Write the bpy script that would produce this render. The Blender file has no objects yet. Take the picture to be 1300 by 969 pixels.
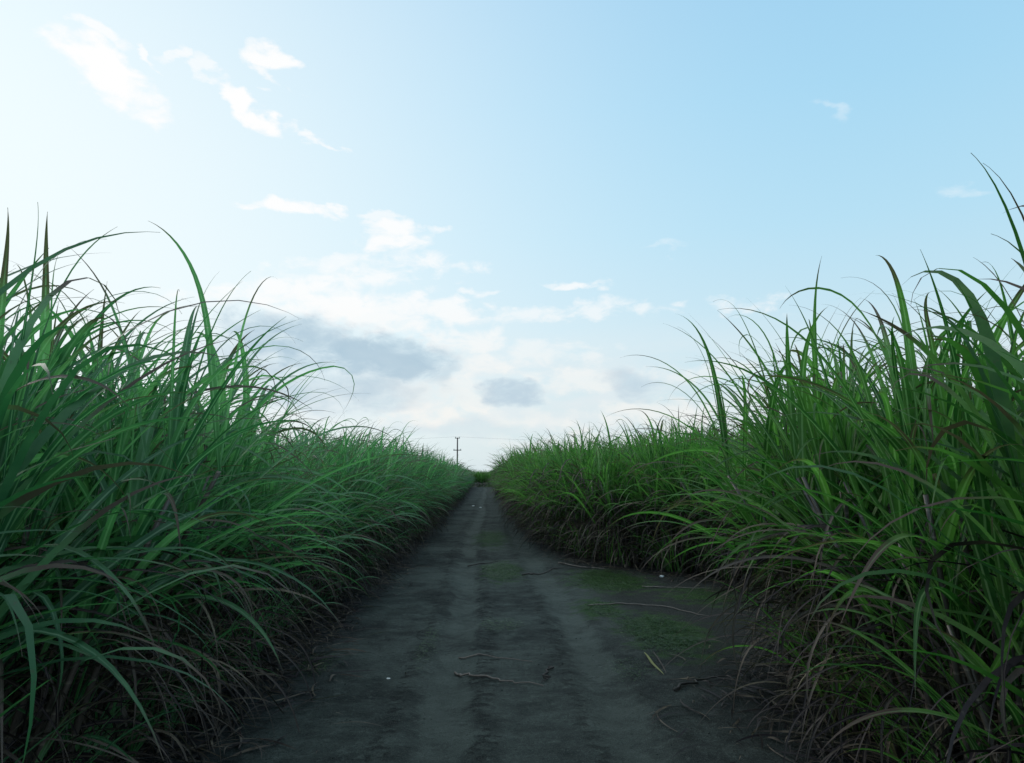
import bpy, bmesh, math, random
import numpy as np
from mathutils import Vector, Euler, Matrix

R = math.radians
rng = random.Random(7)
np.random.seed(7)
scene = bpy.context.scene
col = scene.collection

# ------------------------------------------------------------------ helpers
def link(o, parent=None):
    col.objects.link(o)
    if parent is not None:
        o.parent = parent
    return o

def tag(o, label=None, cat=None, group=None, kind=None):
    if label: o['label'] = label
    if cat: o['category'] = cat
    if group: o['group'] = group
    if kind: o['kind'] = kind
    return o

def empty(name, loc, rz=0.0):
    o = bpy.data.objects.new(name, None)
    o.empty_display_size = 0.2
    o.location = loc
    o.rotation_euler = (0, 0, rz)
    return link(o)

def new_mat(name):
    m = bpy.data.materials.new(name)
    m.use_nodes = True
    nt = m.node_tree
    nt.nodes.clear()
    return m, nt, nt.nodes, nt.links

class NB:
    """small node-building helper"""
    def __init__(self, nt):
        self.nt, self.n, self.l = nt, nt.nodes, nt.links
    def put(self, node, idx, v):
        if hasattr(v, 'is_output') or isinstance(v, bpy.types.NodeSocket):
            self.l.new(v, node.inputs[idx])
        else:
            node.inputs[idx].default_value = v
    def math(self, op, a, b=0.0, c=None, clamp=False):
        x = self.n.new('ShaderNodeMath'); x.operation = op; x.use_clamp = clamp
        self.put(x, 0, a); self.put(x, 1, b)
        if c is not None: self.put(x, 2, c)
        return x.outputs[0]
    def mix(self, f, a, b, mode='MIX'):
        x = self.n.new('ShaderNodeMix'); x.data_type = 'RGBA'; x.blend_type = mode
        self.put(x, 0, f); self.put(x, 6, a); self.put(x, 7, b)
        return x.outputs[2]
    def smooth(self, v, a, b, lo=0.0, hi=1.0):
        x = self.n.new('ShaderNodeMapRange'); x.interpolation_type = 'SMOOTHSTEP'
        self.put(x, 0, v); x.inputs[1].default_value = a; x.inputs[2].default_value = b
        x.inputs[3].default_value = lo; x.inputs[4].default_value = hi
        return x.outputs[0]
    def noise(self, vec, scale, detail=4, rough=0.55, dist=0.0):
        x = self.n.new('ShaderNodeTexNoise')
        if vec is not None: self.l.new(vec, x.inputs['Vector'])
        x.inputs['Scale'].default_value = scale; x.inputs['Detail'].default_value = detail
        x.inputs['Roughness'].default_value = rough; x.inputs['Distortion'].default_value = dist
        return x.outputs[0]
    def comb(self, x_, y_, z_=0.0):
        x = self.n.new('ShaderNodeCombineXYZ')
        self.put(x, 0, x_); self.put(x, 1, y_); self.put(x, 2, z_)
        return x.outputs[0]

def srgb(r, g, b):
    f = lambda c: (c/255/12.92) if c/255 <= 0.04045 else ((c/255+0.055)/1.055)**2.4
    return (f(r), f(g), f(b), 1.0)

# ------------------------------------------------------------------ leaf materials
def leaf_material(name, dark, light, tip, rib, transl, rough=0.42, spec=0.35, gam=1.0):
    m, nt, N, L = new_mat(name)
    b = NB(nt)
    at = N.new('ShaderNodeVertexColor'); at.layer_name = 'leaf'
    sp = N.new('ShaderNodeSeparateColor'); L.new(at.outputs[0], sp.inputs[0])
    t, side, rnd = sp.outputs[0], sp.outputs[1], sp.outputs[2]
    oi = N.new('ShaderNodeObjectInfo')
    tc = N.new('ShaderNodeTexCoord')
    n1 = b.noise(tc.outputs['Object'], 9.0, 3)
    f = b.math('ADD', b.math('MULTIPLY', rnd, 0.75), b.math('MULTIPLY', b.math('SUBTRACT', oi.outputs['Random'], 0.5), 0.35))
    f = b.math('ADD', f, b.math('MULTIPLY', b.math('SUBTRACT', n1, 0.5), 0.7), clamp=True)
    base = b.mix(b.math('POWER', f, gam), dark, light)
    # brown dried tip: starts further back on some leaves
    st = b.math('SUBTRACT', 0.99, b.math('MULTIPLY', b.math('POWER', rnd, 1.6), 0.42))
    d = b.math('SUBTRACT', t, st)
    tipf = b.smooth(b.math('ADD', d, b.math('MULTIPLY', b.math('SUBTRACT', n1, 0.5), 0.12)), -0.06, 0.08)
    base = b.mix(tipf, base, tip)
    ribf = b.smooth(side, 0.10, 0.30, 1.0, 0.0)
    ribf = b.math('MULTIPLY', ribf, b.smooth(t, 0.55, 0.95, 0.75, 0.0))
    base = b.mix(ribf, base, rib)
    sp_ = b.smooth(b.noise(tc.outputs['Object'], 42.0, 4, 0.7), 0.60, 0.70)
    base = b.mix(b.math('MULTIPLY', sp_, 0.45), base, tip)
    # fine lengthwise streaks
    stv = N.new('ShaderNodeTexWave'); stv.inputs['Scale'].default_value = 1.0
    cv = b.comb(b.math('MULTIPLY', side, 7.0), b.math('MULTIPLY', rnd, 30.0), 0.0)
    L.new(cv, stv.inputs['Vector'])
    base = b.mix(b.math('MULTIPLY', stv.outputs[0], 0.22), base, (0.0, 0.0, 0.0, 1))
    pr = N.new('ShaderNodeBsdfPrincipled')
    L.new(base, pr.inputs['Base Color'])
    pr.inputs['Roughness'].default_value = rough
    pr.inputs['Specular IOR Level'].default_value = spec
    tr = N.new('ShaderNodeBsdfTranslucent')
    tb = b.mix(1.0, base, (0.9, 1.5, 0.75, 1), 'MULTIPLY')
    L.new(tb, tr.inputs[0])
    ms = N.new('ShaderNodeMixShader'); ms.inputs[0].default_value = transl
    L.new(pr.outputs[0], ms.inputs[1]); L.new(tr.outputs[0], ms.inputs[2])
    out = N.new('ShaderNodeOutputMaterial'); L.new(ms.outputs[0], out.inputs[0])
    return m

M_green = leaf_material('cane_leaf_green', (0.026, 0.090, 0.022, 1), (0.170, 0.320, 0.085, 1),
                        (0.085, 0.055, 0.045, 1), (0.24, 0.36, 0.17, 1), 0.48, 0.5, 0.28)
M_blue = leaf_material('cane_leaf_bluish', (0.032, 0.110, 0.055, 1), (0.180, 0.360, 0.180, 1),
                       (0.080, 0.060, 0.050, 1), (0.22, 0.36, 0.24, 1), 0.52, 0.5, 0.28)
M_dry = leaf_material('cane_leaf_dry', (0.014, 0.010, 0.014, 1), (0.300, 0.240, 0.170, 1),
                      (0.07, 0.055, 0.048, 1), (0.10, 0.08, 0.065, 1), 0.2, 0.6, 0.2, 2.4)

def simple_stalk_mat():
    m, nt, N, L = new_mat('cane_stalk')
    b = NB(nt)
    tc = N.new('ShaderNodeTexCoord')
    sx = N.new('ShaderNodeSeparateXYZ'); L.new(tc.outputs['Object'], sx.inputs[0])
    ring = b.math('FRACT', b.math('MULTIPLY', sx.outputs[2], 8.5))
    rf = b.smooth(ring, 0.0, 0.14, 1.0, 0.0)
    base = b.mix(b.noise(tc.outputs['Object'], 14.0), (0.022, 0.022, 0.014, 1), (0.075, 0.055, 0.05, 1))
    base = b.mix(rf, base, (0.13, 0.11, 0.085, 1))
    pr = N.new('ShaderNodeBsdfPrincipled'); L.new(base, pr.inputs['Base Color'])
    pr.inputs['Roughness'].default_value = 0.5
    out = N.new('ShaderNodeOutputMaterial'); L.new(pr.outputs[0], out.inputs[0])
    return m
M_stalk = simple_stalk_mat()

# ------------------------------------------------------------------ leaf geometry
class LeafSet:
    """collects strips; keeps numpy arrays"""
    def __init__(self):
        self.v, self.f, self.c, self.m = [], [], [], []
        self.n = 0
    def strip(self, pts, wid, cross, nrm, rnd, mat=0, fold=0.22, across=2, t=None):
        pts = np.asarray(pts); wid = np.asarray(wid)[:, None]
        K = len(pts)
        if t is None: t = np.linspace(0, 1, K)
        left = pts - cross*wid*0.5
        right = pts + cross*wid*0.5
        if across == 2:
            mid = pts - nrm*wid*fold
            V = np.stack([left, mid, right], 1).reshape(-1, 3)
            C = np.ones((K, 3, 4)); C[:, :, 0] = t[:, None]; C[:, 0, 1] = 1; C[:, 1, 1] = 0; C[:, 2, 1] = 1; C[:, :, 2] = rnd
            i = np.arange(K-1)[:, None]*3 + self.n
            F = np.concatenate([np.hstack([i, i+1, i+4, i+3]), np.hstack([i+1, i+2, i+5, i+4])])
        else:
            V = np.stack([left, right], 1).reshape(-1, 3)
            C = np.ones((K, 2, 4)); C[:, :, 0] = t[:, None]; C[:, :, 1] = 0.7; C[:, :, 2] = rnd
            i = np.arange(K-1)[:, None]*2 + self.n
            F = np.hstack([i, i+1, i+3, i+2])
        self.v.append(V); self.c.append(C.reshape(-1, 4)); self.f.append(F)
        self.m.append(np.full(len(F), mat)); self.n += len(V)
    def arrays(self):
        return (np.concatenate(self.v), np.concatenate(self.f), np.concatenate(self.c), np.concatenate(self.m))

def mesh_from(name, V, F, C, Mi, mats, smooth=True):
    me = bpy.data.meshes.new(name)
    nv, nf = len(V), len(F)
    me.vertices.add(nv); me.vertices.foreach_set('co', V.astype(np.float32).ravel())
    me.loops.add(nf*4); me.loops.foreach_set('vertex_index', F.astype(np.int32).ravel())
    me.polygons.add(nf)
    me.polygons.foreach_set('loop_start', np.arange(0, nf*4, 4, dtype=np.int32))
    for m in mats: me.materials.append(m)
    me.polygons.foreach_set('material_index', Mi.astype(np.int32))
    me.polygons.foreach_set('use_smooth', np.full(nf, smooth))
    if C is not None:
        a = me.color_attributes.new('leaf', 'FLOAT_COLOR', 'POINT')
        a.data.foreach_set('color', C.astype(np.float32).ravel())
    me.update(calc_edges=True)
    return me

def leaf(ls, p0, az, th0, th1, L, W, r, p=2.0, seg=11, mat=0, across=2, wob=0.15, kink=None, roll=0.0):
    """one arching blade: starts th0 from the vertical and bends over to th1 at its tip"""
    u_ = np.linspace(0, 1, seg+1)
    t = u_ if p < 1.4 else 1-(1-u_)**1.45
    th = th0 + (th1-th0)*t**p
    if kink:
        th = th + kink[1]*np.clip((t-kink[0])/0.16, 0, 1)
    azs = az + wob*r.uniform(-1, 1)*t**1.5*2.0 + wob*0.5*np.sin(t*r.uniform(3, 7)+r.uniform(0, 6))
    d = np.stack([np.sin(th)*np.cos(azs), np.sin(th)*np.sin(azs), np.cos(th)], 1)
    ds = (L*np.diff(t))[:, None]
    pts = np.zeros((seg+1, 3)); pts[0] = p0
    pts[1:] = p0 + np.cumsum((d[:-1]+d[1:])*0.5*ds, 0)
    pts[:, 2] = np.maximum(pts[:, 2], 0.015 + 0.03*r.random())
    side = np.stack([-np.sin(azs), np.cos(azs), np.zeros_like(azs)], 1)
    nrm = np.cross(d, side)
    rl = roll + r.uniform(-1, 1)*0.9*t + r.uniform(-0.35, 0.35)
    cr = side*np.cos(rl)[:, None] + nrm*np.sin(rl)[:, None]
    nn = np.cross(d, cr)
    w = W*np.where(t < 0.3, 0.55+0.45*(t/0.3), 1-np.clip((t-0.3)/0.7, 0, 1)**1.45)
    w = np.maximum(w, 0.0015)
    ls.strip(pts, w, cr, nn, r.random(), mat, 0.18, across, t)

def cane_clump(seed, kind, lod=0):
    """returns (green LeafSet, dry LeafSet, stalk specs); +x is the side towards the track"""
    r = random.Random(seed)
    g, dr, stalks = LeafSet(), LeafSet(), []
    seg = (20, 12, 5)[lod]; across = (2, 1, 1)[lod]; keep = (1.0, 0.72, 0.42)[lod]; wm = (1.0, 1.12, 1.55)[lod]
    par = dict(edge=(10, 11, 8), inner=(10, 10, 3), thin=(9, 10, 9), brown=(9, 8, 16), young=(9, 8, 2))[kind]
    nst, ngl, ndl = par
    hs = 0.62 if kind == 'young' else 1.0
    for s in range(nst):
        a = r.uniform(0, 2*math.pi); rad = 0.24*math.sqrt(r.random())
        bx, by = rad*math.cos(a), rad*math.sin(a)
        H = r.uniform(1.25, 1.70)*hs
        bias = 0.13 if kind in ('edge', 'brown', 'thin') else 0.03
        if kind == 'young': bias = 0.05
        lx = math.cos(a)*0.10 + bias*r.uniform(0.2, 1.5) + r.gauss(0, 0.06)
        ly = math.sin(a)*0.10 + r.gauss(0, 0.10)
        base = np.array([bx, by, 0.0])
        def at(h, base=base, lx=lx, ly=ly, H=H):
            q = h/H
            return base + np.array([lx*h*(0.5+0.5*q), ly*h*(0.5+0.5*q), h])
        stalks.append([at(h) for h in np.linspace(0, H, 6)])
        phi = r.uniform(0, 2*math.pi)
        for k in range(ngl):
            if r.random() > keep: continue
            q = k/(ngl-1)                                # 0 lowest .. 1 spindle
            h = H*(0.50+0.50*q)
            az = phi + (k % 2)*math.pi + r.gauss(0, 0.45)
            if bias > 0.1 and r.random() < 0.30: az = r.gauss(0, 0.8)
            th0 = R(42)*(1-q)**1.0 + R(r.uniform(4, 16))
            th1 = R(r.uniform(42, 105)) + R(60)*(1-q)
            if q > 0.7: th1 = R(r.choice([r.uniform(45, 95), r.uniform(95, 150), r.uniform(130, 180)]))
            L = r.uniform(1.05, 1.5)*(0.95 if q > 0.7 else 1.08)*hs**0.5
            kk = (r.uniform(0.55, 0.85), R(r.uniform(30, 85))) if r.random() < 0.17 else None
            leaf(g, at(h), az, th0, th1, L, wm*r.uniform(0.024, 0.052), r, r.uniform(1.8, 4.2), seg, 0, across, 0.16, kk)
        # thin whip-like young blades at the very top
        for k in range(2 if lod < 2 else 1):
            leaf(g, at(H), r.uniform(0, 6.28), R(r.uniform(2, 14)), R(r.uniform(60, 170)), r.uniform(0.8, 1.2)*hs,
                 wm*r.uniform(0.010, 0.020), r, r.uniform(2.5, 5.0), seg, 0, across, 0.15)
        for k in range(ndl):
            if r.random() > keep: continue
            h = H*r.uniform(0.12, 0.98 if kind == 'brown' else 0.78)
            az = r.gauss(0, 0.9) if (bias > 0.1 and r.random() < 0.55) else r.uniform(0, 6.28)
            kk = (r.uniform(0.2, 0.6), R(r.uniform(20, 60))) if r.random() < 0.5 else None
            leaf(dr, at(h), az, R(r.uniform(20, 75)), R(r.uniform(135, 182)), r.uniform(0.55, 1.25),
                 wm*r.uniform(0.010, 0.028), r, r.uniform(0.7, 1.6), max(seg-3, 4), 1, across, 0.35, kk, roll=r.uniform(-0.8, 0.8))
    # long strap blades hanging out over the verge
    for k in range({'edge': 4, 'thin': 3, 'brown': 2}.get(kind, 0)):
        leaf(g, np.array([r.uniform(0, .2), r.uniform(-.3, .3), r.uniform(0.7, 1.25)]), r.gauss(0, 0.7), R(r.uniform(15, 50)), R(r.uniform(125, 165)),
             r.uniform(1.3, 1.75), r.uniform(0.038, 0.055), r, r.uniform(1.0, 1.6), seg, 0, across, 0.1)
    # low tillers and fallen trash round the base
    nt_ = int({'edge': 20, 'inner': 8, 'thin': 22, 'brown': 10, 'young': 22}[kind]*keep)
    for k in range(nt_):
        a = r.gauss(0, 1.0) if kind != 'inner' else r.uniform(0, 6.28)
        p0 = np.array([0.2*math.cos(a), 0.2*math.sin(a), 0.0])
        leaf(g, p0, a+r.gauss(0, .4), R(r.uniform(3, 35)), R(r.uniform(50, 150)), r.uniform(0.6, 1.35), wm*r.uniform(0.014, 0.032), r,
             r.uniform(1.5, 3), seg, 0, across)
    for k in range(int({'edge': 22, 'inner': 10, 'thin': 24, 'brown': 34, 'young': 12}[kind]*keep)):
        a = r.gauss(0, 1.2)
        p0 = np.array([0.25*math.cos(a), 0.25*math.sin(a), r.uniform(0, 0.45)])
        leaf(dr, p0, a+r.gauss(0, .6), R(r.uniform(30, 85)), R(r.uniform(100, 175)), r.uniform(0.4, 0.95), wm*r.uniform(0.010, 0.028), r,
             r.uniform(0.8, 2.0), max(seg-3, 4), 1, across, 0.4)
    return g, dr, stalks

def tube_mesh(name, pts, r0, r1, sides=7, mats=()):
    bm = bmesh.new(); rings = []
    pts = [Vector(p) for p in pts]; n = len(pts)
    for i, p in enumerate(pts):
        d = (pts[min(i+1, n-1)]-pts[max(i-1, 0)]).normalized()
        u = d.orthogonal().normalized(); w = d.cross(u)
        if i and u.dot(pu) < 0: u, w = -u, -w
        # keep frames aligned
        if i:
            u = (pu - d*pu.dot(d)).normalized(); w = d.cross(u)
        pu = u
        rr = r0+(r1-r0)*i/(n-1)
        rings.append([bm.verts.new(p+(u*math.cos(2*math.pi*k/sides)+w*math.sin(2*math.pi*k/sides))*rr) for k in range(sides)])
    for a, c in zip(rings, rings[1:]):
        for k in range(sides):
            bm.faces.new((a[k], a[(k+1) % sides], c[(k+1) % sides], c[k]))
    bm.faces.new(rings[0][::-1]); bm.faces.new(rings[-1])
    for f in bm.faces: f.smooth = True
    me = bpy.data.meshes.new(name); bm.to_mesh(me); bm.free()
    for m in mats: me.materials.append(m)
    return me

# ------------------------------------------------------------------ ground
_TAB = {}
def vnoise(x, y, s, seed=0):
    """cheap smooth value noise for numpy arrays"""
    if seed not in _TAB: _TAB[seed] = np.random.RandomState(seed).rand(256, 256)
    tab = _TAB[seed]
    X, Y = x*s, y*s
    i, j = np.floor(X).astype(int), np.floor(Y).astype(int)
    fx, fy = X-i, Y-j
    fx, fy = fx*fx*(3-2*fx), fy*fy*(3-2*fy)
    g = lambda a, b: tab[a % 256, b % 256]
    return (g(i, j)*(1-fx)+g(i+1, j)*fx)*(1-fy)+(g(i, j+1)*(1-fx)+g(i+1, j+1)*fx)*fy

RUTS = (-0.36, 0.86)
def track_height(x, y):
    z = 0.030*(vnoise(x, y, 0.7, 1)-0.5)+0.018*(vnoise(x, y, 3.1, 2)-0.5)+0.010*(vnoise(x, y, 9.0, 3)-0.5)+0.010*(vnoise(x, y, 21.0, 6)-0.5)*vnoise(x, y, 1.3, 8)
    wv = 0.07*np.sin(y*0.23)+0.12*(vnoise(x*0, y, 0.8, 11)-0.5)
    for rx in RUTS:
        z = z-0.035*np.exp(-((x-rx-wv)/0.17)**2)
        z = z+0.014*np.exp(-((x-rx-wv-0.27)/0.09)**2)+0.014*np.exp(-((x-rx-wv+0.27)/0.09)**2)
    return z

def grid_mesh(name, xs, ys, zf, mat):
    X, Y = np.meshgrid(xs, ys)
    Z = zf(X, Y)
    V = np.stack([X, Y, Z], 2).reshape(-1, 3)
    nx, ny = len(xs), len(ys)
    i = (np.arange(ny-1)[:, None]*nx+np.arange(nx-1)[None, :]).ravel()[:, None]
    F = np.hstack([i, i+1, i+nx+1, i+nx])
    me = mesh_from(name, V, F, None, np.zeros(len(F)), [mat])
    return me

MOSS = ((0.24, 13.0, 0.42, 1.6), (1.85, 11.8, 0.8, 1.6), (1.85, 7.9, 0.60, 1.3), (1.35, 9.3, 0.35, 0.8), (2.9, 10.2, 0.7, 0.9), (0.1, 20, 0.5, 3.0))
def soil_material(name, track):
    m, nt, N, L = new_mat(name)
    b = NB(nt)
    tc = N.new('ShaderNodeTexCoord'); P = tc.outputs['Object']
    sx = N.new('ShaderNodeSeparateXYZ'); L.new(P, sx.inputs[0])
    x, y = sx.outputs[0], sx.outputs[1]
    big = b.noise(P, 0.55, 4, 0.6)
    mid = b.noise(P, 3.2, 6, 0.65)
    fine = b.noise(P, 38.0, 5, 0.7)
    dark, pale = (0.008, 0.011, 0.011, 1), (0.054, 0.068, 0.062, 1)
    f = b.math('ADD', b.math('MULTIPLY', big, 0.7), b.math('MULTIPLY', mid, 0.6))
    base = b.mix(b.smooth(f, 0.46, 0.82), dark, pale)
    base = b.mix(b.math('MULTIPLY', b.smooth(fine, 0.42, 0.66), 0.45), base, (0.010, 0.013, 0.013, 1))
    base = b.mix(b.math('MULTIPLY', b.smooth(b.noise(P, 11.0, 6, 0.75), 0.52, 0.68), 0.35), base, (0.10, 0.12, 0.11, 1))
    height = b.math('ADD', b.math('MULTIPLY', mid, 0.05), b.math('MULTIPLY', fine, 0.022))
    if track:
        wv = b.math('MULTIPLY', b.math('SINE', b.math('MULTIPLY', y, 0.23)), 0.07)
        edge = b.math('MULTIPLY', b.math('SUBTRACT', b.noise(P, 1.7, 5, 0.65), 0.5), 0.42)
        xx = b.math('ADD', b.math('SUBTRACT', x, wv), edge)
        rut = None
        tread_all = None
        for rx in RUTS:
            d = b.math('ABSOLUTE', b.math('SUBTRACT', xx, rx))
            w = b.smooth(d, 0.11, 0.20, 1.0, 0.0)
            rut = w if rut is None else b.math('MAXIMUM', rut, w)
            # chevron tyre lugs
            ph = b.math('ADD', b.math('ADD', b.math('MULTIPLY', y, 62.0), b.math('MULTIPLY', d, 55.0)), b.math('MULTIPLY', mid, 9.0))
            lug = b.math('MULTIPLY', b.smooth(b.math('SINE', ph), -0.2, 0.5), w)
            tread_all = lug if tread_all is None else b.math('ADD', tread_all, lug)
        patch = b.math('MULTIPLY', b.smooth(b.noise(P, 0.9, 3), 0.50, 0.62), b.smooth(b.noise(P, 9.0, 4, 0.7), 0.42, 0.6))
        tread = b.math('MULTIPLY', tread_all, patch)
        rut = b.math('MULTIPLY', rut, b.smooth(b.noise(P, 1.3, 5, 0.7), 0.36, 0.60, 0.25, 1.0))
        base = b.mix(b.math('MULTIPLY', rut, 0.6), base, (0.070, 0.086, 0.078, 1))
        base = b.mix(b.math('MULTIPLY', tread, 0.5), base, (0.018, 0.022, 0.024, 1))
        # broken lines of dark tyre lugs beside the ruts
        for cx_, hw, amp, fr in ((-0.09, 0.08, 0.85, 50.0), (-0.70, 0.05, 0.8, 44.0), (0.58, 0.05, 0.55, 47.0)):
            dd = b.math('ABSOLUTE', b.math('SUBTRACT', xx, cx_))
            ww = b.smooth(dd, hw*0.6, hw*1.5, 1.0, 0.0)
            br = b.smooth(b.math('ADD', b.math('MULTIPLY', b.math('SINE', b.math('ADD', b.math('MULTIPLY', y, fr), b.math('MULTIPLY', mid, 16.0))), 0.05), b.noise(P, 6.0, 6, 0.78)), 0.50, 0.60)
            mk = b.math('MULTIPLY', ww, br)
            base = b.mix(b.math('MULTIPLY', mk, amp), base, (0.011, 0.013, 0.013, 1))
            height = b.math('SUBTRACT', height, b.math('MULTIPLY', mk, 0.015))
        for cx_, amp in ((0.5, 0.25), (1.12, 0.35)):
            sc = b.math('ABSOLUTE', b.math('SUBTRACT', xx, cx_))
            w4 = b.math('MULTIPLY', b.smooth(sc, 0.02, 0.10, 1.0, 0.0), b.smooth(b.noise(P, 7.1, 4, 0.7), 0.4, 0.6))
            base = b.mix(b.math('MULTIPLY', w4, amp), base, (0.016, 0.019, 0.02, 1))
        # darker soil towards the cane on both sides
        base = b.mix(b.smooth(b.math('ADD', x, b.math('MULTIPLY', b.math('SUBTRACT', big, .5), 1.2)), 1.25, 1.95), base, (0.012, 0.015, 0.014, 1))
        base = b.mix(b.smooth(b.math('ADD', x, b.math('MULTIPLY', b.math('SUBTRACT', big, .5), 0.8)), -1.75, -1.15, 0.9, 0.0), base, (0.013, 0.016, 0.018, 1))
        height = b.math('SUBTRACT', height, b.math('MULTIPLY', tread, 0.012))
        gm = None
        for (cx_, cy_, rx_, ry_) in MOSS:
            u = b.math('DIVIDE', b.math('SUBTRACT', x, cx_), rx_*1.1); v = b.math('DIVIDE', b.math('SUBTRACT', y, cy_), ry_*1.1)
            q = b.math('SUBTRACT', 1.0, b.math('ADD', b.math('MULTIPLY', u, u), b.math('MULTIPLY', v, v)))
            gm = q if gm is None else b.math('MAXIMUM', gm, q)
        gm = b.smooth(b.math('ADD', gm, b.math('MULTIPLY', b.math('SUBTRACT', b.noise(P, 4.0, 6, 0.7), 0.52), 4.5)), 0.0, 1.0)
        base = b.mix(b.math('MULTIPLY', gm, 0.75), base, (0.016, 0.048, 0.008, 1))
    else:
        base = b.mix(0.7, base, (0.013, 0.013, 0.012, 1))
    g2 = b.noise(P, 140.0, 3, 0.7)
    base = b.mix(b.math('MULTIPLY', b.smooth(g2, 0.55, 0.68), 0.5), base, (0.13, 0.15, 0.14, 1))
    base = b.mix(b.math('MULTIPLY', b.smooth(g2, 0.46, 0.34), 0.6), base, (0.006, 0.008, 0.008, 1))
    height = b.math('ADD', height, b.math('MULTIPLY', g2, 0.006))
    # crumbs and small clods
    vo = N.new('ShaderNodeTexVoronoi'); L.new(P, vo.inputs['Vector']); vo.inputs['Scale'].default_value = 26.0
    cl = b.math('MULTIPLY', b.smooth(vo.outputs['Distance'], 0.10, 0.28, 1.0, 0.0), b.smooth(mid, 0.5, 0.62))
    base = b.mix(b.math('MULTIPLY', cl, 0.6), base, (0.010, 0.012, 0.012, 1))
    height = b.math('ADD', height, b.math('MULTIPLY', cl, 0.01))
    bp = N.new('ShaderNodeBump'); bp.inputs['Strength'].default_value = 0.9; bp.inputs['Distance'].default_value = 1.0
    L.new(height, bp.inputs['Height'])
    pr = N.new('ShaderNodeBsdfPrincipled'); L.new(base, pr.inputs['Base Color'])
    pr.inputs['Roughness'].default_value = 0.95; pr.inputs['Specular IOR Level'].default_value = 0.15
    L.new(bp.outputs[0], pr.inputs['Normal'])
    out = N.new('ShaderNodeOutputMaterial'); L.new(pr.outputs[0], out.inputs[0])
    return m

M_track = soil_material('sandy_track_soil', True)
M_field = soil_material('field_soil', False)
g_ = link(bpy.data.objects.new('ground', grid_mesh('ground', np.linspace(-1500, 1500, 61), np.linspace(-300, 2700, 61), lambda X, Y: X*0-0.09, M_field)))
tag(g_, 'dark bare soil under the sugarcane reaching the horizon', 'ground', kind='structure')
xs = np.concatenate([np.linspace(-3.4, -1.7, 12)[:-1], np.linspace(-1.7, 2.4, 165), np.linspace(2.4, 5.2, 24)[1:]])
ys = np.concatenate([np.arange(-4, 3, 0.1), np.arange(3, 12, 0.03), np.arange(12, 24, 0.08), np.arange(24, 60, 0.3), np.arange(60, 113, 1.5)])
def tz(X, Y):
    e = np.clip((X+3.4)/0.5, 0, 1)*np.clip((5.2-X)/0.5, 0, 1)
    return track_height(X, Y)*e-0.10*(1-e)
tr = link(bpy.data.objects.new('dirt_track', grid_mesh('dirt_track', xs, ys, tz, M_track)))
tag(tr, 'grey sandy farm track with tyre ruts between the cane', 'track', kind='structure')

# ------------------------------------------------------------------ cane layout
def left_edge(y):
    return float(np.interp(y, [-2, 3, 6, 10, 18, 30, 46, 80, 140], [-2.15, -2.15, -2.2, -2.25, -2.2, -2.2, -2.15, -2.7, -3.3]))
def right_edge(y):
    return float(np.interp(y, [-2, 3, 4.5, 6.0, 7.2, 8.2, 10.8, 12.4, 14.0, 16.5, 25, 45, 80, 140],
                              [2.45, 2.45, 2.55, 2.7, 3.6, 4.7, 4.4, 3.6, 2.4, 1.7, 1.5, 1.4, 1.7, 2.3]))

NEAR = 1.9
spots = []   # (x, y, side, depthFromEdge, kind)
def add(x, y, side, dep, kind):
    if y < NEAR or math.hypot(x, y) < 2.9: return
    spots.append((x, y, side, dep, kind))
y = 0.4
while y < 108:
    for side in (-1, 1):
        e = left_edge(y) if side < 0 else right_edge(y)
        x = e + rng.uniform(-0.14, 0.14)
        if side > 0 and 13.0 < y < 70: k = rng.choice(['brown', 'brown', 'brown', 'thin', 'edge'])
        elif side > 0 and 7.5 < y <= 14.0: k = rng.choice(['brown', 'thin', 'edge'])
        else: k = rng.choice(['edge', 'edge', 'thin'] + (['young'] if side > 0 and y < 20 else []))
        add(x, y+rng.uniform(-.08, .08), side, 0, k)
    y += 0.46 if y < 25 else 0.6
row = 1
while row < 12:
    y = 0.2 + rng.random()*0.3
    lim = 108 if row < 7 else 45
    while y < lim:
        for side in (-1, 1):
            e = left_edge(y) if side < 0 else right_edge(y)
            x = e + side*row*0.95 + rng.uniform(-0.15, 0.15)
            # outside any camera view close by: skip
            if not (y < 1.5 and row > 4):
                add(x, y+rng.uniform(-.15, .15), side, row, rng.choice(['inner', 'inner', 'edge']))
        y += 0.6 if y < 25 else 0.85
    row += 1
CAM = Vector((0, 0, 1.6))

# --- choose the individuals (nearest to the viewer, edge rows first)
def score(s):
    x, y, side, dep, k = s
    d = math.hypot(x, y)
    return d + dep*(4.5 if d > 4 else 1.5) + (30 if y < 0.9 else 0)
def inview(s):
    return abs(math.atan2(s[0], s[1])) < R(41)
vis = [s for s in spots if inview(s)]
vis.sort(key=score)
NIND = 296
indiv = vis[:NIND]
iset = set(id(s) for s in indiv)
rest = [s for s in spots if id(s) not in iset]

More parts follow.
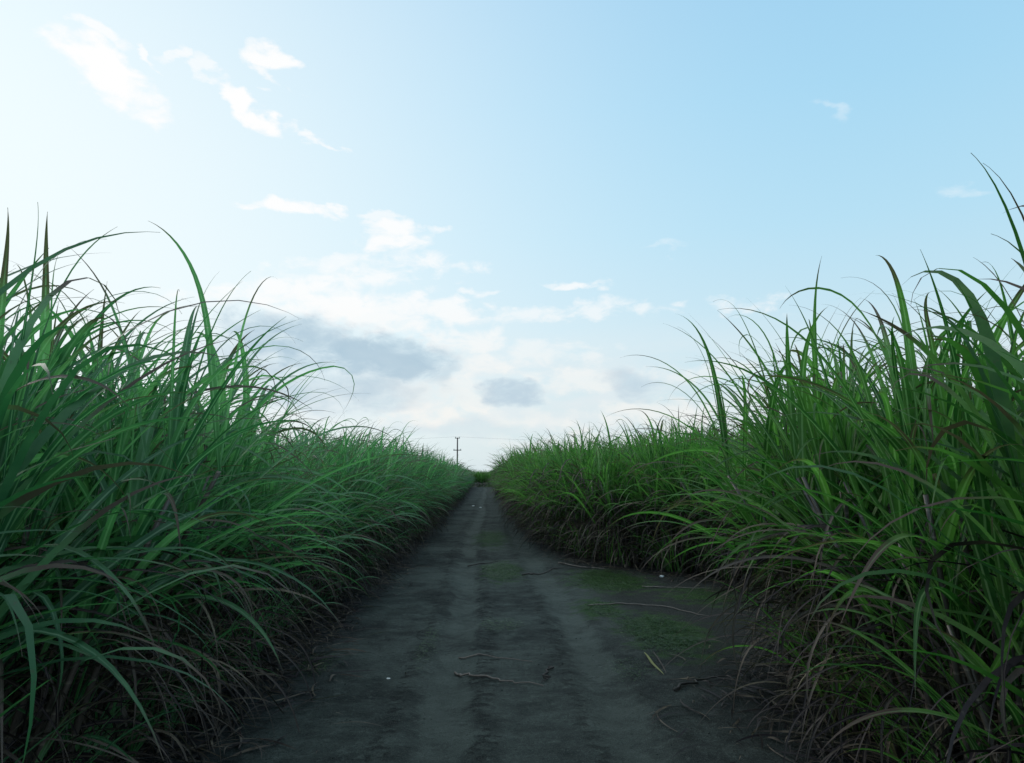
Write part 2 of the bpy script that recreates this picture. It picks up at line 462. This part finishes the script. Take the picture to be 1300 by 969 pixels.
NV = {'edge': 5, 'inner': 4, 'thin': 3, 'brown': 3, 'young': 2}
variants = {}
low = {}
for k, n in NV.items():
    for i in range(n):
        g, dr, st = cane_clump(hash_seed := (sum(map(ord, k))*31+i*977), k, 0)
        Vg, Fg, Cg, Mg = g.arrays(); Vd, Fd, Cd, Md = dr.arrays()
        fo = {'L': mesh_from('foliage', Vg, Fg, Cg, Mg*0, [M_blue]), 'R': mesh_from('foliage', Vg, Fg, Cg, Mg*0, [M_green])}
        dm = mesh_from('dry_leaves', Vd, Fd, Cd, Md*0, [M_dry])
        sm = [tube_mesh('stalk', p, 0.017, 0.011, 6, [M_stalk]) for p in st]
        variants[(k, i)] = (fo, dm, sm)
        for lod in (1, 2):
            g, dr, st = cane_clump(hash_seed, k, lod)
            A = g.arrays(); B = dr.arrays()
            low[(k, i, lod)] = (np.concatenate([A[0], B[0]]), np.concatenate([A[1], B[1]+len(A[0])]),
                                np.concatenate([A[2], B[2]]), np.concatenate([A[3]*0, B[3]*0+1]))

# --- labels per zone
def describe(s):
    x, y, side, dep, k = s
    if side < 0:
        if dep == 0 and y < 1.9: return 'bluish green sugarcane clump at the near left corner of the view', 'nearest cane clumps left of the track'
        if dep == 0 and y < 6: return 'bluish green cane clump with arching blades on the near left verge', 'near edge row left of the track'
        if dep == 0 and y < 14: return 'cane clump with long drooping blades midway along the left track edge', 'middle edge row left of the track'
        if dep == 0: return 'small looking cane clump in the far part of the left edge row', 'far edge row left of the track'
        if y < 6: return 'tall cane clump behind the near left edge row, blades against bright sky', 'near cane behind the left edge row'
        return 'cane clump behind the left edge row showing its upright green tips', 'cane behind the left edge row'
    if k == 'young': return 'short clump of bright upright young cane shoots in the right edge row', 'young shoots in the right edge row'
    if dep == 0 and y < 6.6: return 'green cane clump with pale dead blades on the near right verge', 'near edge row right of the track'
    if dep == 0 and y < 13.2: return 'cane clump set back behind the mossy soil patch on the right', 'recessed edge row right of the track'
    if dep == 0 and y < 17: return 'brown skirted cane clump at the corner where the right cane narrows the track', 'corner of the right cane edge'
    if dep == 0: return 'brownish cane clump in the far part of the right edge row', 'far edge row right of the track'
    if y < 7: return 'tall cane clump behind the near right edge row with thin curled tips', 'near cane behind the right edge row'
    return 'cane clump behind the right edge row showing its green tips', 'cane behind the right edge row'

def height_scale(s):
    x, y, side, dep, k = s
    h = rng.uniform(0.92, 1.06)
    if side > 0: h *= 1.07 if y < 4.4 else (1.05 if y < 5.6 else 0.97 if y < 8.5 else (1.0 if y < 22 else 1.02))
    else: h *= 1.0 if y < 3.6 else 0.98 if y < 6 else 0.90 if y < 12 else 0.92
    return h

used = set()
for s in indiv:
    x, y, side, dep, k = s
    vk = (k, rng.randrange(NV[k]))
    fo, dm, sm = variants[vk]
    face = 0.0 if side < 0 else math.pi
    if side > 0 and dep == 0 and 11 < y < 16.5: face = math.pi+R(45)
    rz = face + rng.gauss(0, 0.45 if dep == 0 else 0.8)
    lab, grp = describe(s)
    root = empty('sugarcane_clump', (x, y, -0.03), rz)
    h = height_scale(s); root.scale = (h*rng.uniform(.95, 1.08), h*rng.uniform(.95, 1.08), h)
    tag(root, lab, 'sugarcane', grp)
    link(bpy.data.objects.new('foliage', fo['L' if side < 0 else 'R']), root)
    link(bpy.data.objects.new('dry_leaves', dm), root)
    if math.hypot(x, y) < 16:
        for q in sm:
            link(bpy.data.objects.new('stalk', q), root)

# --- everything beyond: one mass
VV, FF, CC, MM = [], [], [], []
off = 0
for s in rest:
    x, y, side, dep, k = s
    d = math.hypot(x, y)
    lod = 1 if d < 24 else 2
    V, F, C, Mi = low[(k, rng.randrange(NV[k]), lod)]
    face = 0.0 if side < 0 else math.pi
    a = face+rng.gauss(0, 0.5 if dep == 0 else 0.9); h = height_scale(s)
    ca, sa = math.cos(a)*h, math.sin(a)*h
    W = np.empty_like(V)
    W[:, 0] = V[:, 0]*ca-V[:, 1]*sa+x; W[:, 1] = V[:, 0]*sa+V[:, 1]*ca+y; W[:, 2] = V[:, 2]*h-0.03
    VV.append(W); FF.append(F+off); CC.append(C); MM.append(np.where(Mi == 1, 2, 0 if side < 0 else 1)); off += len(V)
me = mesh_from('sugarcane_field', np.concatenate(VV), np.concatenate(FF), np.concatenate(CC), np.concatenate(MM), [M_blue, M_green, M_dry])
fld = link(bpy.data.objects.new('sugarcane_field', me))
tag(fld, 'dense green sugarcane field filling both sides behind the nearer clumps', 'sugarcane field', kind='stuff')
print('field faces', len(me.polygons), 'clumps', len(spots))

# --- the cane across the far end, where the track bends away
VV, FF, CC, MM = [], [], [], []
off = 0
for i in range(420):
    x = rng.uniform(-16, 16); y = 111+abs(rng.gauss(0, 4))
    k = 'inner'
    V, F, C, Mi = low[(k, rng.randrange(NV[k]), 2)]
    a = rng.uniform(0, 6.28); h = rng.uniform(0.92, 1.05)
    ca, sa = math.cos(a)*h, math.sin(a)*h
    W = np.empty_like(V)
    W[:, 0] = V[:, 0]*ca-V[:, 1]*sa+x; W[:, 1] = V[:, 0]*sa+V[:, 1]*ca+y; W[:, 2] = V[:, 2]*h-0.03
    VV.append(W); FF.append(F+off); CC.append(C); MM.append(Mi); off += len(V)
me = mesh_from('distant_cane', np.concatenate(VV), np.concatenate(FF), np.concatenate(CC), np.concatenate(MM), [M_green, M_dry])
o = link(bpy.data.objects.new('distant_cane', me))
tag(o, 'dark green wall of cane closing off the far end of the track', 'sugarcane field', kind='stuff')

# ------------------------------------------------------------------ ground cover
M_grass = leaf_material('short_grass', (0.010, 0.040, 0.005, 1), (0.035, 0.10, 0.012, 1), (0.04, 0.07, 0.02, 1), (0.05, 0.09, 0.03, 1), 0.3)
gs = LeafSet(); r = random.Random(3)
def patch(cx, cy, rx, ry, n):
    for i in range(n):
        a = r.uniform(0, 6.28); q = math.sqrt(r.random())*r.uniform(0.55, 1.0)
        x_, y_ = cx+rx*q*math.cos(a), cy+ry*q*math.sin(a)
        if vnoise(np.array([x_]), np.array([y_]), 3.5, 9)[0]+0.6*vnoise(np.array([x_]), np.array([y_]), 13, 5)[0]+0.3*r.random()-0.5*q*q < 0.52: continue
        z = float(track_height(np.array([x_]), np.array([y_]))[0])
        leaf(gs, np.array([x_, y_, z-0.003]), r.uniform(0, 6.28), R(r.uniform(15, 65)), R(r.uniform(60, 100)), r.uniform(0.015, 0.055),
             r.uniform(0.003, 0.008), r, 1.2, 3, 0, 1)
for p in ((0.24, 13.0, 0.42, 1.6, 5200), (1.85, 11.8, 0.7, 1.5, 8200), (1.75, 7.9, 0.50, 1.2, 9000), (1.35, 9.3, 0.3, 0.7, 1400), (0.15, 8.3, 0.3, 0.5, 600),
          (-0.55, 7.4, 0.12, 1.2, 350), (2.9, 10.2, 0.6, 0.9, 1600), (-1.45, 6.6, 0.25, 0.5, 500), (0.1, 20, 0.4, 2.5, 1400), (1.15, 6.4, 0.25, 0.5, 350)):
    patch(*p)
A = gs.arrays()
# ground-hugging cover: keep blades above soil they grow from
o = link(bpy.data.objects.new('short_grass', mesh_from('short_grass', *A, [M_grass])))
tag(o, 'low mossy green grass growing in patches on the track soil', 'grass', kind='stuff')

ls = LeafSet()
for i in range(9000):
    y_ = 3.2+abs(r.gauss(0, 1))*9
    if r.random() < 0.5:
        x_ = left_edge(y_)+0.35+r.gauss(0, 0.35)
    else:
        x_ = right_edge(y_)-0.35+r.gauss(0, 0.45)
    if -1.2 < x_ < 1.15 and r.random() < 0.80: continue
    if -1.5 < x_ < 1.4 and r.random() < 0.6: continue
    z = float(track_height(np.array([x_]), np.array([y_]))[0])
    az = r.uniform(0, 6.28); L_ = r.uniform(0.03, 0.5) if abs(x_-0.1) > 1.1 else r.uniform(0.02, 0.16); K = 6
    t = np.linspace(0, 1, K); azs = az+t*r.uniform(-1, 1)
    d = np.stack([np.cos(azs), np.sin(azs), 0*t], 1)
    pts = np.array([x_, y_, z+0.012])+np.cumsum(d, 0)*L_/K
    pts[:, 2] += 0.03*r.random()*np.sin(t*math.pi)+0.005
    sd = np.stack([-np.sin(azs), np.cos(azs), 0*t+r.uniform(-.6, .6)], 1)
    ls.strip(pts, r.uniform(0.004, 0.016)*np.sin((t*0.85+0.12)*math.pi)+0.001, sd, np.cross(d, sd), r.random(), 0, 0.2, 1)
o = link(bpy.data.objects.new('leaf_litter', mesh_from('leaf_litter', *ls.arrays(), [M_dry])))
tag(o, 'fallen dry cane leaves scattered on the soil along both edges', 'leaf litter', kind='stuff')

# clods of earth on the track
bm = bmesh.new()
for i in range(260):
    y_ = 3.4+abs(r.gauss(0, 1))*6; x_ = r.choice([r.gauss(0.25, 0.6), r.uniform(-1.8, 3.2)])
    s_ = r.uniform(0.003, 0.010)
    z = float(track_height(np.array([x_]), np.array([y_]))[0])
    mt = Matrix.Translation((x_, y_, z+s_*0.2)) @ Euler((r.uniform(0, 6), r.uniform(0, 6), r.uniform(0, 6))).to_matrix().to_4x4() @ Matrix.Diagonal((s_, s_*r.uniform(.6, 1), s_*r.uniform(.5, .9), 1))
    bmesh.ops.create_icosphere(bm, subdivisions=1, radius=1, matrix=mt)
me = bpy.data.meshes.new('soil_crumbs'); bm.to_mesh(me); bm.free(); me.materials.append(M_track)
o = link(bpy.data.objects.new('soil_crumbs', me)); tag(o, 'small dark crumbs of earth scattered over the track', 'soil crumbs', kind='stuff')

# ------------------------------------------------------------------ fallen pieces one can tell apart
def wood_mat(name, a, c, rough=0.8, scale=20):
    m, nt, N, L = new_mat(name); b = NB(nt)
    tc = N.new('ShaderNodeTexCoord')
    base = b.mix(b.noise(tc.outputs['Object'], scale, 5, 0.65), a, c)
    pr = N.new('ShaderNodeBsdfPrincipled'); L.new(base, pr.inputs['Base Color']); pr.inputs['Roughness'].default_value = rough
    out = N.new('ShaderNodeOutputMaterial'); L.new(pr.outputs[0], out.inputs[0])
    return m
M_twig = wood_mat('dry_stem', (0.035, 0.030, 0.028, 1), (0.16, 0.135, 0.12, 1))
M_twig_dark = wood_mat('dark_stem', (0.008, 0.008, 0.008, 1), (0.035, 0.03, 0.028, 1))
M_yel = wood_mat('yellowing_blade', (0.055, 0.075, 0.015, 1), (0.13, 0.13, 0.04, 1))

def ground_at(px, py):
    """ground point seen at a photo position (used to measure the layout)"""
    f = 950.0; pt = math.atan(120.5/f)
    v = Vector(((px-650)/f, 1.0, -(py-484.5)/f))
    v.rotate(Euler((pt, 0, 0))); v.rotate(Euler((0, 0, -math.atan(30/f))))
    t = 1.6/(-v.z)
    return v.x*t, v.y*t

def ground_stem(name, pix, rad, mat, label, wig=0.02, lift=0.006):
    P = [Vector((*ground_at(*p), 0)) for p in pix]
    pts = []
    for a, c in zip(P, P[1:]):
        for k in range(5):
            q = a.lerp(c, k/5); pts.append(q+Vector((r.uniform(-wig, wig), r.uniform(-wig, wig), 0)))
    pts.append(P[-1])
    for q in pts: q.z = float(track_height(np.array([q.x]), np.array([q.y]))[0])+rad+lift*r.uniform(0.3, 1.5)
    base = pts[0].copy()
    me = tube_mesh(name, [p-base for p in pts], rad, rad*0.35, 6, [mat])
    o = link(bpy.data.objects.new(name, me)); o.location = base
    return tag(o, label, 'stick')
ground_stem('dry_stick', [(584, 832), (620, 833), (676, 842)], 0.008, M_twig, 'thin straight pale stem lying across the near middle of the track')
ground_stem('dry_stick', [(577, 850), (592, 854), (622, 862), (648, 866), (690, 872)], 0.011, M_twig, 'thick bent pale stem lying nearest on the track', 0.03)
ground_stem('dry_stick', [(700, 848), (694, 860), (688, 868)], 0.010, M_twig_dark, 'short dark curled stem beside the right tyre rut', 0.04)
ground_stem('dry_stick', [(745, 772), (790, 768), (840, 772), (900, 784)], 0.010, M_twig, 'long thin dry stem crossing the dark soil on the right verge', 0.03)
ground_stem('dry_stick', [(660, 731), (690, 727), (708, 722), (760, 722)], 0.012, M_twig_dark, 'dark twisted stem at the right rut below the corner of the cane', 0.06)
ground_stem('dry_stick', [(710, 716), (740, 721), (770, 724)], 0.014, M_twig, 'pale stick lying at the foot of the brown cane corner', 0.04)
ground_stem('dry_stick', [(815, 746), (850, 748), (905, 750)], 0.010, M_twig, 'pale straw stem lying on soil in the right recess', 0.03)
ground_stem('dry_stick', [(592, 718), (612, 717), (634, 713)], 0.012, M_twig_dark, 'dark stem beside the grass patch in the middle of the track', 0.04)
ground_stem('dry_stick', [(860, 878), (885, 866), (925, 862)], 0.012, M_twig_dark, 'dark branching stem on the near right verge', 0.05)

def ground_blade(name, pix, W, mat, label):
    g = LeafSet(); P = np.array([[*ground_at(*p), 0.0] for p in pix])
    K = 9; tt = np.linspace(0, len(P)-1, K)
    pts = np.stack([np.interp(tt, range(len(P)), P[:, i]) for i in range(3)], 1)
    for q in pts: q[2] = float(track_height(np.array([q[0]]), np.array([q[1]]))[0])+0.02
    base = pts[0].copy(); base[2] = 0
    pts = pts-base
    d = np.gradient(pts, axis=0); d /= np.linalg.norm(d, axis=1)[:, None]
    sd = np.stack([-d[:, 1], d[:, 0], 0*d[:, 0]+0.3], 1)
    t = np.linspace(0, 1, K)
    g.strip(pts, W*np.sin((t*0.9+0.08)*math.pi)+0.002, sd, np.cross(d, sd), 0.6, 0, 0.2, 2)
    o = link(bpy.data.objects.new(name, mesh_from(name, *g.arrays(), [mat]))); o.location = base
    return tag(o, label, 'fallen leaf')
ground_blade('fallen_blade', [(818, 833), (828, 846), (843, 860)], 0.018, M_yel, 'yellow green blade lying bent on the near right verge')
ground_blade('fallen_blade', [(829, 832), (836, 842), (846, 858)], 0.010, M_dry, 'narrow straw coloured blade beside the yellow green one')

M_stone = wood_mat('white_chip', (0.35, 0.37, 0.38, 1), (0.6, 0.62, 0.62, 1), 0.7)
for px, py, s_, lab in ((493, 861, 0.014, 'tiny white chip on the soil near the left cane'), (840, 733, 0.035, 'white scrap lying in the recess at the foot of the right cane'),
                        (601, 643, 0.06, 'pale stone on the distant left part of the track'), (610, 644, 0.05, 'pale stone right of another on the distant track'),
                        (663, 668, 0.05, 'pale stone at the foot of the distant right cane')):
    bm = bmesh.new(); bmesh.ops.create_icosphere(bm, subdivisions=2, radius=1)
    for v in bm.verts:
        v.co *= 1+r.uniform(-.22, .22); v.co.x *= s_*1.2; v.co.y *= s_*0.9; v.co.z *= s_*0.5
    me = bpy.data.meshes.new('pebble'); bm.to_mesh(me); bm.free(); me.materials.append(M_stone)
    o = link(bpy.data.objects.new('pebble', me)); gx, gy = ground_at(px, py)
    o.location = (gx, gy, float(track_height(np.array([gx]), np.array([gy]))[0])+s_*0.25)
    tag(o, lab, 'pebble')

# ------------------------------------------------------------------ utility pole and its wires
M_pole = wood_mat('weathered_pole', (0.035, 0.028, 0.026, 1), (0.08, 0.065, 0.06, 1), 0.9, 6)
M_ins = wood_mat('insulator', (0.12, 0.12, 0.13, 1), (0.2, 0.2, 0.2, 1), 0.3, 6)
M_wire = wood_mat('wire', (0.05, 0.05, 0.055, 1), (0.08, 0.08, 0.085, 1), 0.5, 2)
def pole(px, name_label, Y=165.0):
    X = (px-620)/950*Y
    root = empty('utility_pole', (X, Y, -0.05)); tag(root, name_label, 'utility pole')
    H = 1.6+49/950*Y
    link(bpy.data.objects.new('post', tube_mesh('post', [(0, 0, z) for z in np.linspace(0, H, 8)], 0.19, 0.13, 12, [M_pole])), root)
    def beam(z, w, hgt):
        bm = bmesh.new(); bmesh.ops.create_cube(bm, size=1)
        for v in bm.verts: v.co = Vector((v.co.x*w, v.co.y*0.12-0.2, v.co.z*hgt))
        bmesh.ops.bevel(bm, geom=bm.edges[:], offset=0.02, segments=1, affect='EDGES')
        me = bpy.data.meshes.new('crossarm'); bm.to_mesh(me); bm.free(); me.materials.append(M_pole)
        c = link(bpy.data.objects.new('crossarm', me), root); c.location = (0, 0, z)
        for dx in (-0.42, 0.42):
            ins = tube_mesh('insulator', [(dx*w, -0.2, hgt/2+q) for q in (0.0, .09, .1, .22, .25)], 0.07, 0.04, 8, [M_ins])
            link(bpy.data.objects.new('insulator', ins), c)
    beam(H-0.12, 1.05, 0.16)
    beam(H-2.75, 1.75, 0.18)
    return X, Y, H
X, Y, H = pole(581, 'tall wooden utility pole with two crossarms rising beyond the far left cane')
def wire(x0, x1, z, y_, sag, lab):
    n = 24
    pts = [(x0+(x1-x0)*i/n, y_, z-sag*4*(i/n)*(1-i/n)) for i in range(n+1)]
    o = link(bpy.data.objects.new('overhead_wire', tube_mesh('overhead_wire', pts, 0.011, 0.011, 5, [M_wire])))
    tag(o, lab, 'wire')
wire(X-60, X, H+0.15, Y-0.2, 0.9, 'thin overhead wire running left from the top of the utility pole')
wire(X, X+62, H+0.15, Y-0.2, 0.9, 'thin overhead wire running right from the top of the utility pole')

# a distant dark tree just over the end of the track
def crown(cx, cy, cz, rx, rz_, n, seed):
    rr = random.Random(seed); g = LeafSet()
    for i in range(n):
        a, bb = rr.uniform(0, 6.28), rr.uniform(-1, 1)
        q = rr.uniform(0.5, 1.0)
        p = np.array([cx+rx*q*math.cos(a)*math.sqrt(1-bb*bb), cy+rx*q*math.sin(a)*math.sqrt(1-bb*bb), cz+rz_*q*bb])
        leaf(g, p, rr.uniform(0, 6.28), R(rr.uniform(0, 120)), R(rr.uniform(60, 150)), rr.uniform(.3, .6), rr.uniform(.15, .3), rr, 1, 2, 0, 1)
    return g.arrays()
M_tree = leaf_material('tree_leaf', (0.006, 0.02, 0.008, 1), (0.02, 0.05, 0.02, 1), (0.02, 0.04, 0.02, 1), (0.02, 0.04, 0.02, 1), 0.2)
root = empty('tree', (1.5, 190.0, -0.75)); tag(root, 'tiny dark tree showing over the cane at the end of the track', 'tree')
link(bpy.data.objects.new('trunk', tube_mesh('trunk', [(0, 0, 0), (0.05, 0, 1.2), (0, 0.1, 2.6)], 0.18, 0.08, 8, [M_pole])), root)
link(bpy.data.objects.new('crown', mesh_from('crown', *crown(0, 0, 3.2, 1.5, 0.6, 700, 4), [M_tree])), root)

# ------------------------------------------------------------------ sky
SUN_AZ = R(-48)      # left of the view direction (+y)
SUN_EL = R(24)
w = bpy.data.worlds.new('World'); scene.world = w; w.use_nodes = True
nt = w.node_tree; nt.nodes.clear(); b = NB(nt); N, L = nt.nodes, nt.links
tc = N.new('ShaderNodeTexCoord'); D = tc.outputs['Generated']
sky = N.new('ShaderNodeTexSky'); sky.sky_type = 'NISHITA'; sky.sun_disc = False
sky.sun_elevation = SUN_EL; sky.sun_rotation = SUN_AZ; sky.air_density = 1.0; sky.dust_density = 1.5
sx = N.new('ShaderNodeSeparateXYZ'); L.new(D, sx.inputs[0])
X_, Y_, Z_ = sx.outputs
az = b.math('ARCTAN2', X_, Y_)
hz = b.math('SQRT', b.math('ADD', b.math('MULTIPLY', X_, X_), b.math('MULTIPLY', Y_, Y_)))
el = b.math('ARCTAN2', Z_, hz)
skyc = b.mix(1.0, sky.outputs[0], (0.14, 0.15, 0.15, 1), 'MULTIPLY')
# haze ramp by elevation; brightness added overhead, out of view, as fill light
rp = N.new('ShaderNodeValToRGB'); L.new(b.math('DIVIDE', el, R(90)), rp.inputs[0])
els = rp.color_ramp.elements
els[0].position = 0.0; els[0].color = srgb(196, 219, 229)
els[1].position = 1.0; els[1].color = (1.15, 1.3, 1.4, 1)
for p_, c_ in ((0.04, srgb(205, 225, 233)), (0.11, srgb(207, 234, 245)), (0.20, srgb(187, 230, 250)), (0.30, srgb(172, 223, 250)), (0.42, srgb(160, 213, 246)), (0.5, srgb(165, 214, 246)), (0.62, (1.0, 1.15, 1.25, 1))):
    e_ = els.new(p_); e_.color = c_
base = b.mix(0.88, skyc, rp.outputs[0])
# bright veil towards the sun side
sd = Vector((math.sin(R(-36))*math.cos(R(13)), math.cos(R(-36))*math.cos(R(13)), math.sin(R(13))))
vd = N.new('ShaderNodeVectorMath'); vd.operation = 'DOT_PRODUCT'; L.new(D, vd.inputs[0]); vd.inputs[1].default_value = sd
nz = N.new('ShaderNodeVectorMath'); nz.operation = 'NORMALIZE'; L.new(D, nz.inputs[0]); L.new(nz.outputs[0], vd.inputs[0])
glow = b.math('POWER', b.math('MAXIMUM', b.math('DIVIDE', b.math('SUBTRACT', vd.outputs['Value'], 0.35), 0.65), 0.0), 2.9)
base = b.mix(b.math('MULTIPLY', glow, 0.90, clamp=True), base, (0.91, 0.985, 1.0, 1))

wc = b.comb(b.math('MULTIPLY', az, 1.0), b.math('MULTIPLY', el, 1.9), 0.0)
nA = b.noise(wc, 9.0, 8, 0.58, 0.3)
wc2 = b.comb(b.math('ADD', az, 3.1), b.math('MULTIPLY', el, 1.7), 0.0)
nB = b.noise(wc2, 26.0, 6, 0.62, 0.5)
nC = b.noise(b.comb(az, b.math('MULTIPLY', el, 3.2), 2.0), 5.0, 6, 0.6, 0.2)
nz_ = b.math('ADD', b.math('MULTIPLY', b.math('SUBTRACT', nA, 0.5), 1.2), b.math('MULTIPLY', b.math('SUBTRACT', nB, 0.5), 0.9))

wn = N.new('ShaderNodeTexNoise'); L.new(wc, wn.inputs['Vector']); wn.inputs['Scale'].default_value = 16.0; wn.inputs['Detail'].default_value = 5
ws = N.new('ShaderNodeSeparateColor'); L.new(wn.outputs[1], ws.inputs[0])
azw = b.math('ADD', az, b.math('MULTIPLY', b.math('SUBTRACT', ws.outputs[0], 0.5), 0.10))
elw = b.math('ADD', el, b.math('MULTIPLY', b.math('SUBTRACT', ws.outputs[1], 0.5), 0.05))
def blob(px, py, rx, ry, rot, amp=1.0, soft=1.1, k=3.2):
    f = 950.0
    a0 = math.atan((px-620)/f); r0 = math.hypot(1, (px-620)/f)
    e0 = math.atan((605-py)/f/r0)
    c, s_ = math.cos(R(rot)), math.sin(R(rot))
    dx = b.math('SUBTRACT', azw, a0); dy = b.math('SUBTRACT', elw, e0)
    Rx, Ry = rx/f/r0**1.5, ry/f/r0
    u = b.math('ADD', b.math('MULTIPLY', dx, c/Rx), b.math('MULTIPLY', dy, -s_/Rx))
    v = b.math('ADD', b.math('MULTIPLY', dx, s_/Ry), b.math('MULTIPLY', dy, c/Ry))
    d2 = b.math('ADD', b.math('MULTIPLY', u, u), b.math('MULTIPLY', v, v))
    m = b.math('ADD', b.math('SUBTRACT', 1.0, d2), b.math('MULTIPLY', nz_, k))
    return b.smooth(m, 0.0, 1.1*soft, 0.0, amp)
def total(bl):
    t = None
    for x in bl:
        o_ = blob(*x); t = o_ if t is None else b.math('MAXIMUM', t, o_)
    return t
# broad horizon haze bank
bank = b.math('MULTIPLY', b.smooth(b.math('ADD', el, b.math('MULTIPLY', b.math('SUBTRACT', nC, 0.5), 0.16)), 0.13, 0.24, 1.0, 0.0),
              b.smooth(nC, 0.36, 0.66))
base = b.mix(b.math('MULTIPLY', bank, 0.62), base, srgb(232, 238, 241))
white = total([(455, 345, 150, 26, -6, .75), (420, 385, 120, 30, 0, .9), (560, 395, 70, 22, 0, .8), (540, 520, 90, 30, 0, .85), (610, 470, 60, 22, 0, .7), (700, 530, 120, 18, 0, .5),   # px, py, rx, ry, rotation (down to the right positive), strength
    (120, 82, 100, 32, 27, 1.0, .8, 2.0), (95, 10, 45, 10, 20, .8), (325, 45, 42, 15, 12, .95), (322, 75, 28, 9, 55, .8), (345, 93, 28, 7, 15, .7), (298, 115, 50, 20, 42, 1.0, .8, 2.4), (172, 55, 28, 6, 35, .8),
    (200, 40, 14, 18, 10, .7), (240, 58, 32, 8, 35, .6), (375, 160, 40, 8, 5, .8), (425, 176, 30, 4, 20, .7),
    (365, 260, 75, 9, 6, .95), (425, 262, 20, 6, 0, .9), (492, 298, 62, 26, -8, .9), (480, 268, 40, 5, 3, .6), (560, 285, 20, 8, 0, .6),
    (430, 330, 80, 14, -8, .6), (1095, 112, 38, 8, 28, .32, 1.8), (1255, 218, 34, 8, 10, .34, 1.8), (855, 302, 36, 6, -6, .36, 1.8),
    (612, 366, 40, 7, 0, .7), (730, 358, 52, 7, 2, .75), (830, 392, 50, 14, 8, .6), (945, 385, 62, 16, 3, .65), (700, 395, 130, 14, -8, .6),
    (355, 370, 150, 26, -4, .85), (500, 400, 90, 34, 0, .8), (590, 430, 60, 26, 0, .7), (560, 500, 90, 34, 0, .6), (700, 450, 80, 20, 0, .5), (800, 530, 180, 26, 0, .65), (720, 480, 90, 24, 0, .6), (880, 470, 90, 20, 0, .5), (800, 560, 220, 20, 0, .4)])
base = b.mix(white, base, b.mix(b.smooth(el, 0.26, 0.08), (1.0, 1.0, 1.0, 1), srgb(248, 247, 243)))
greyc = total([(480, 456, 122, 36, 2, 1.0, 1.0, 1.6), (370, 436, 120, 44, 12, .95, 1.0, 1.6), (440, 492, 150, 40, 0, .9, 1.4, 1.4), (330, 450, 110, 50, 5, .8, 1.4, 1.4), (560, 545, 120, 16, 0, .4, 1.8, 1.4), (560, 470, 28, 20, 0, .6, 1.2, 1.0)])
base = b.mix(b.math('MULTIPLY', greyc, 0.92), base, b.mix(nA, srgb(150, 184, 206), srgb(198, 217, 229)))
small = total([(655, 498, 56, 17, -3, .9, .9, 1.6), (800, 484, 54, 24, 12, .75, 1.2, 1.8), (500, 515, 60, 10, 0, .5, 1.5, 1.3)])
base = b.mix(b.math('MULTIPLY', small, 0.9), base, srgb(186, 207, 222))
base = b.mix(b.smooth(Z_, -0.02, 0.0, 1.0, 0.0), base, (0.03, 0.04, 0.035, 1))
base = b.mix(b.smooth(Y_, 0.35, -0.35, 0.0, 1.0), base, b.mix(1.0, base, (1.85, 1.78, 1.7, 1), 'MULTIPLY'))  # unseen sky behind the camera brightened, added fill for the leaf faces
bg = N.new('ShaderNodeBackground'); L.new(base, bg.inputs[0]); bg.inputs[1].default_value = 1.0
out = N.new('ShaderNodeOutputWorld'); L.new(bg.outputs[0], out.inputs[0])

# low veiled sun
sl = bpy.data.lights.new('sun', 'SUN'); sl.energy = 1.3; sl.angle = R(12); sl.color = (1.0, 0.97, 0.9)
so = link(bpy.data.objects.new('sun', sl))
dirv = Vector((math.sin(SUN_AZ)*math.cos(SUN_EL), math.cos(SUN_AZ)*math.cos(SUN_EL), math.sin(SUN_EL)))
so.rotation_euler = dirv.to_track_quat('Z', 'Y').to_euler()

# ------------------------------------------------------------------ camera
cd = bpy.data.cameras.new('camera'); cam = link(bpy.data.objects.new('camera', cd))
cd.sensor_width = 36; cd.lens = 36*950/1300; cd.clip_start = 0.05; cd.clip_end = 5000
cam.location = CAM
cam.rotation_euler = (R(90)+math.atan(120.5/950), 0, -math.atan(30/950))
scene.camera = cam
scene.render.resolution_x = 1024; scene.render.resolution_y = 763
scene.view_settings.view_transform = 'Standard'; scene.view_settings.look = 'None'
scene.view_settings.exposure = 0; scene.view_settings.gamma = 1
scene.cycles.max_bounces = 4; scene.cycles.diffuse_bounces = 2; scene.cycles.transmission_bounces = 3; scene.cycles.glossy_bounces = 1
w.cycles.sampling_method = 'MANUAL'; w.cycles.sample_map_resolution = 256
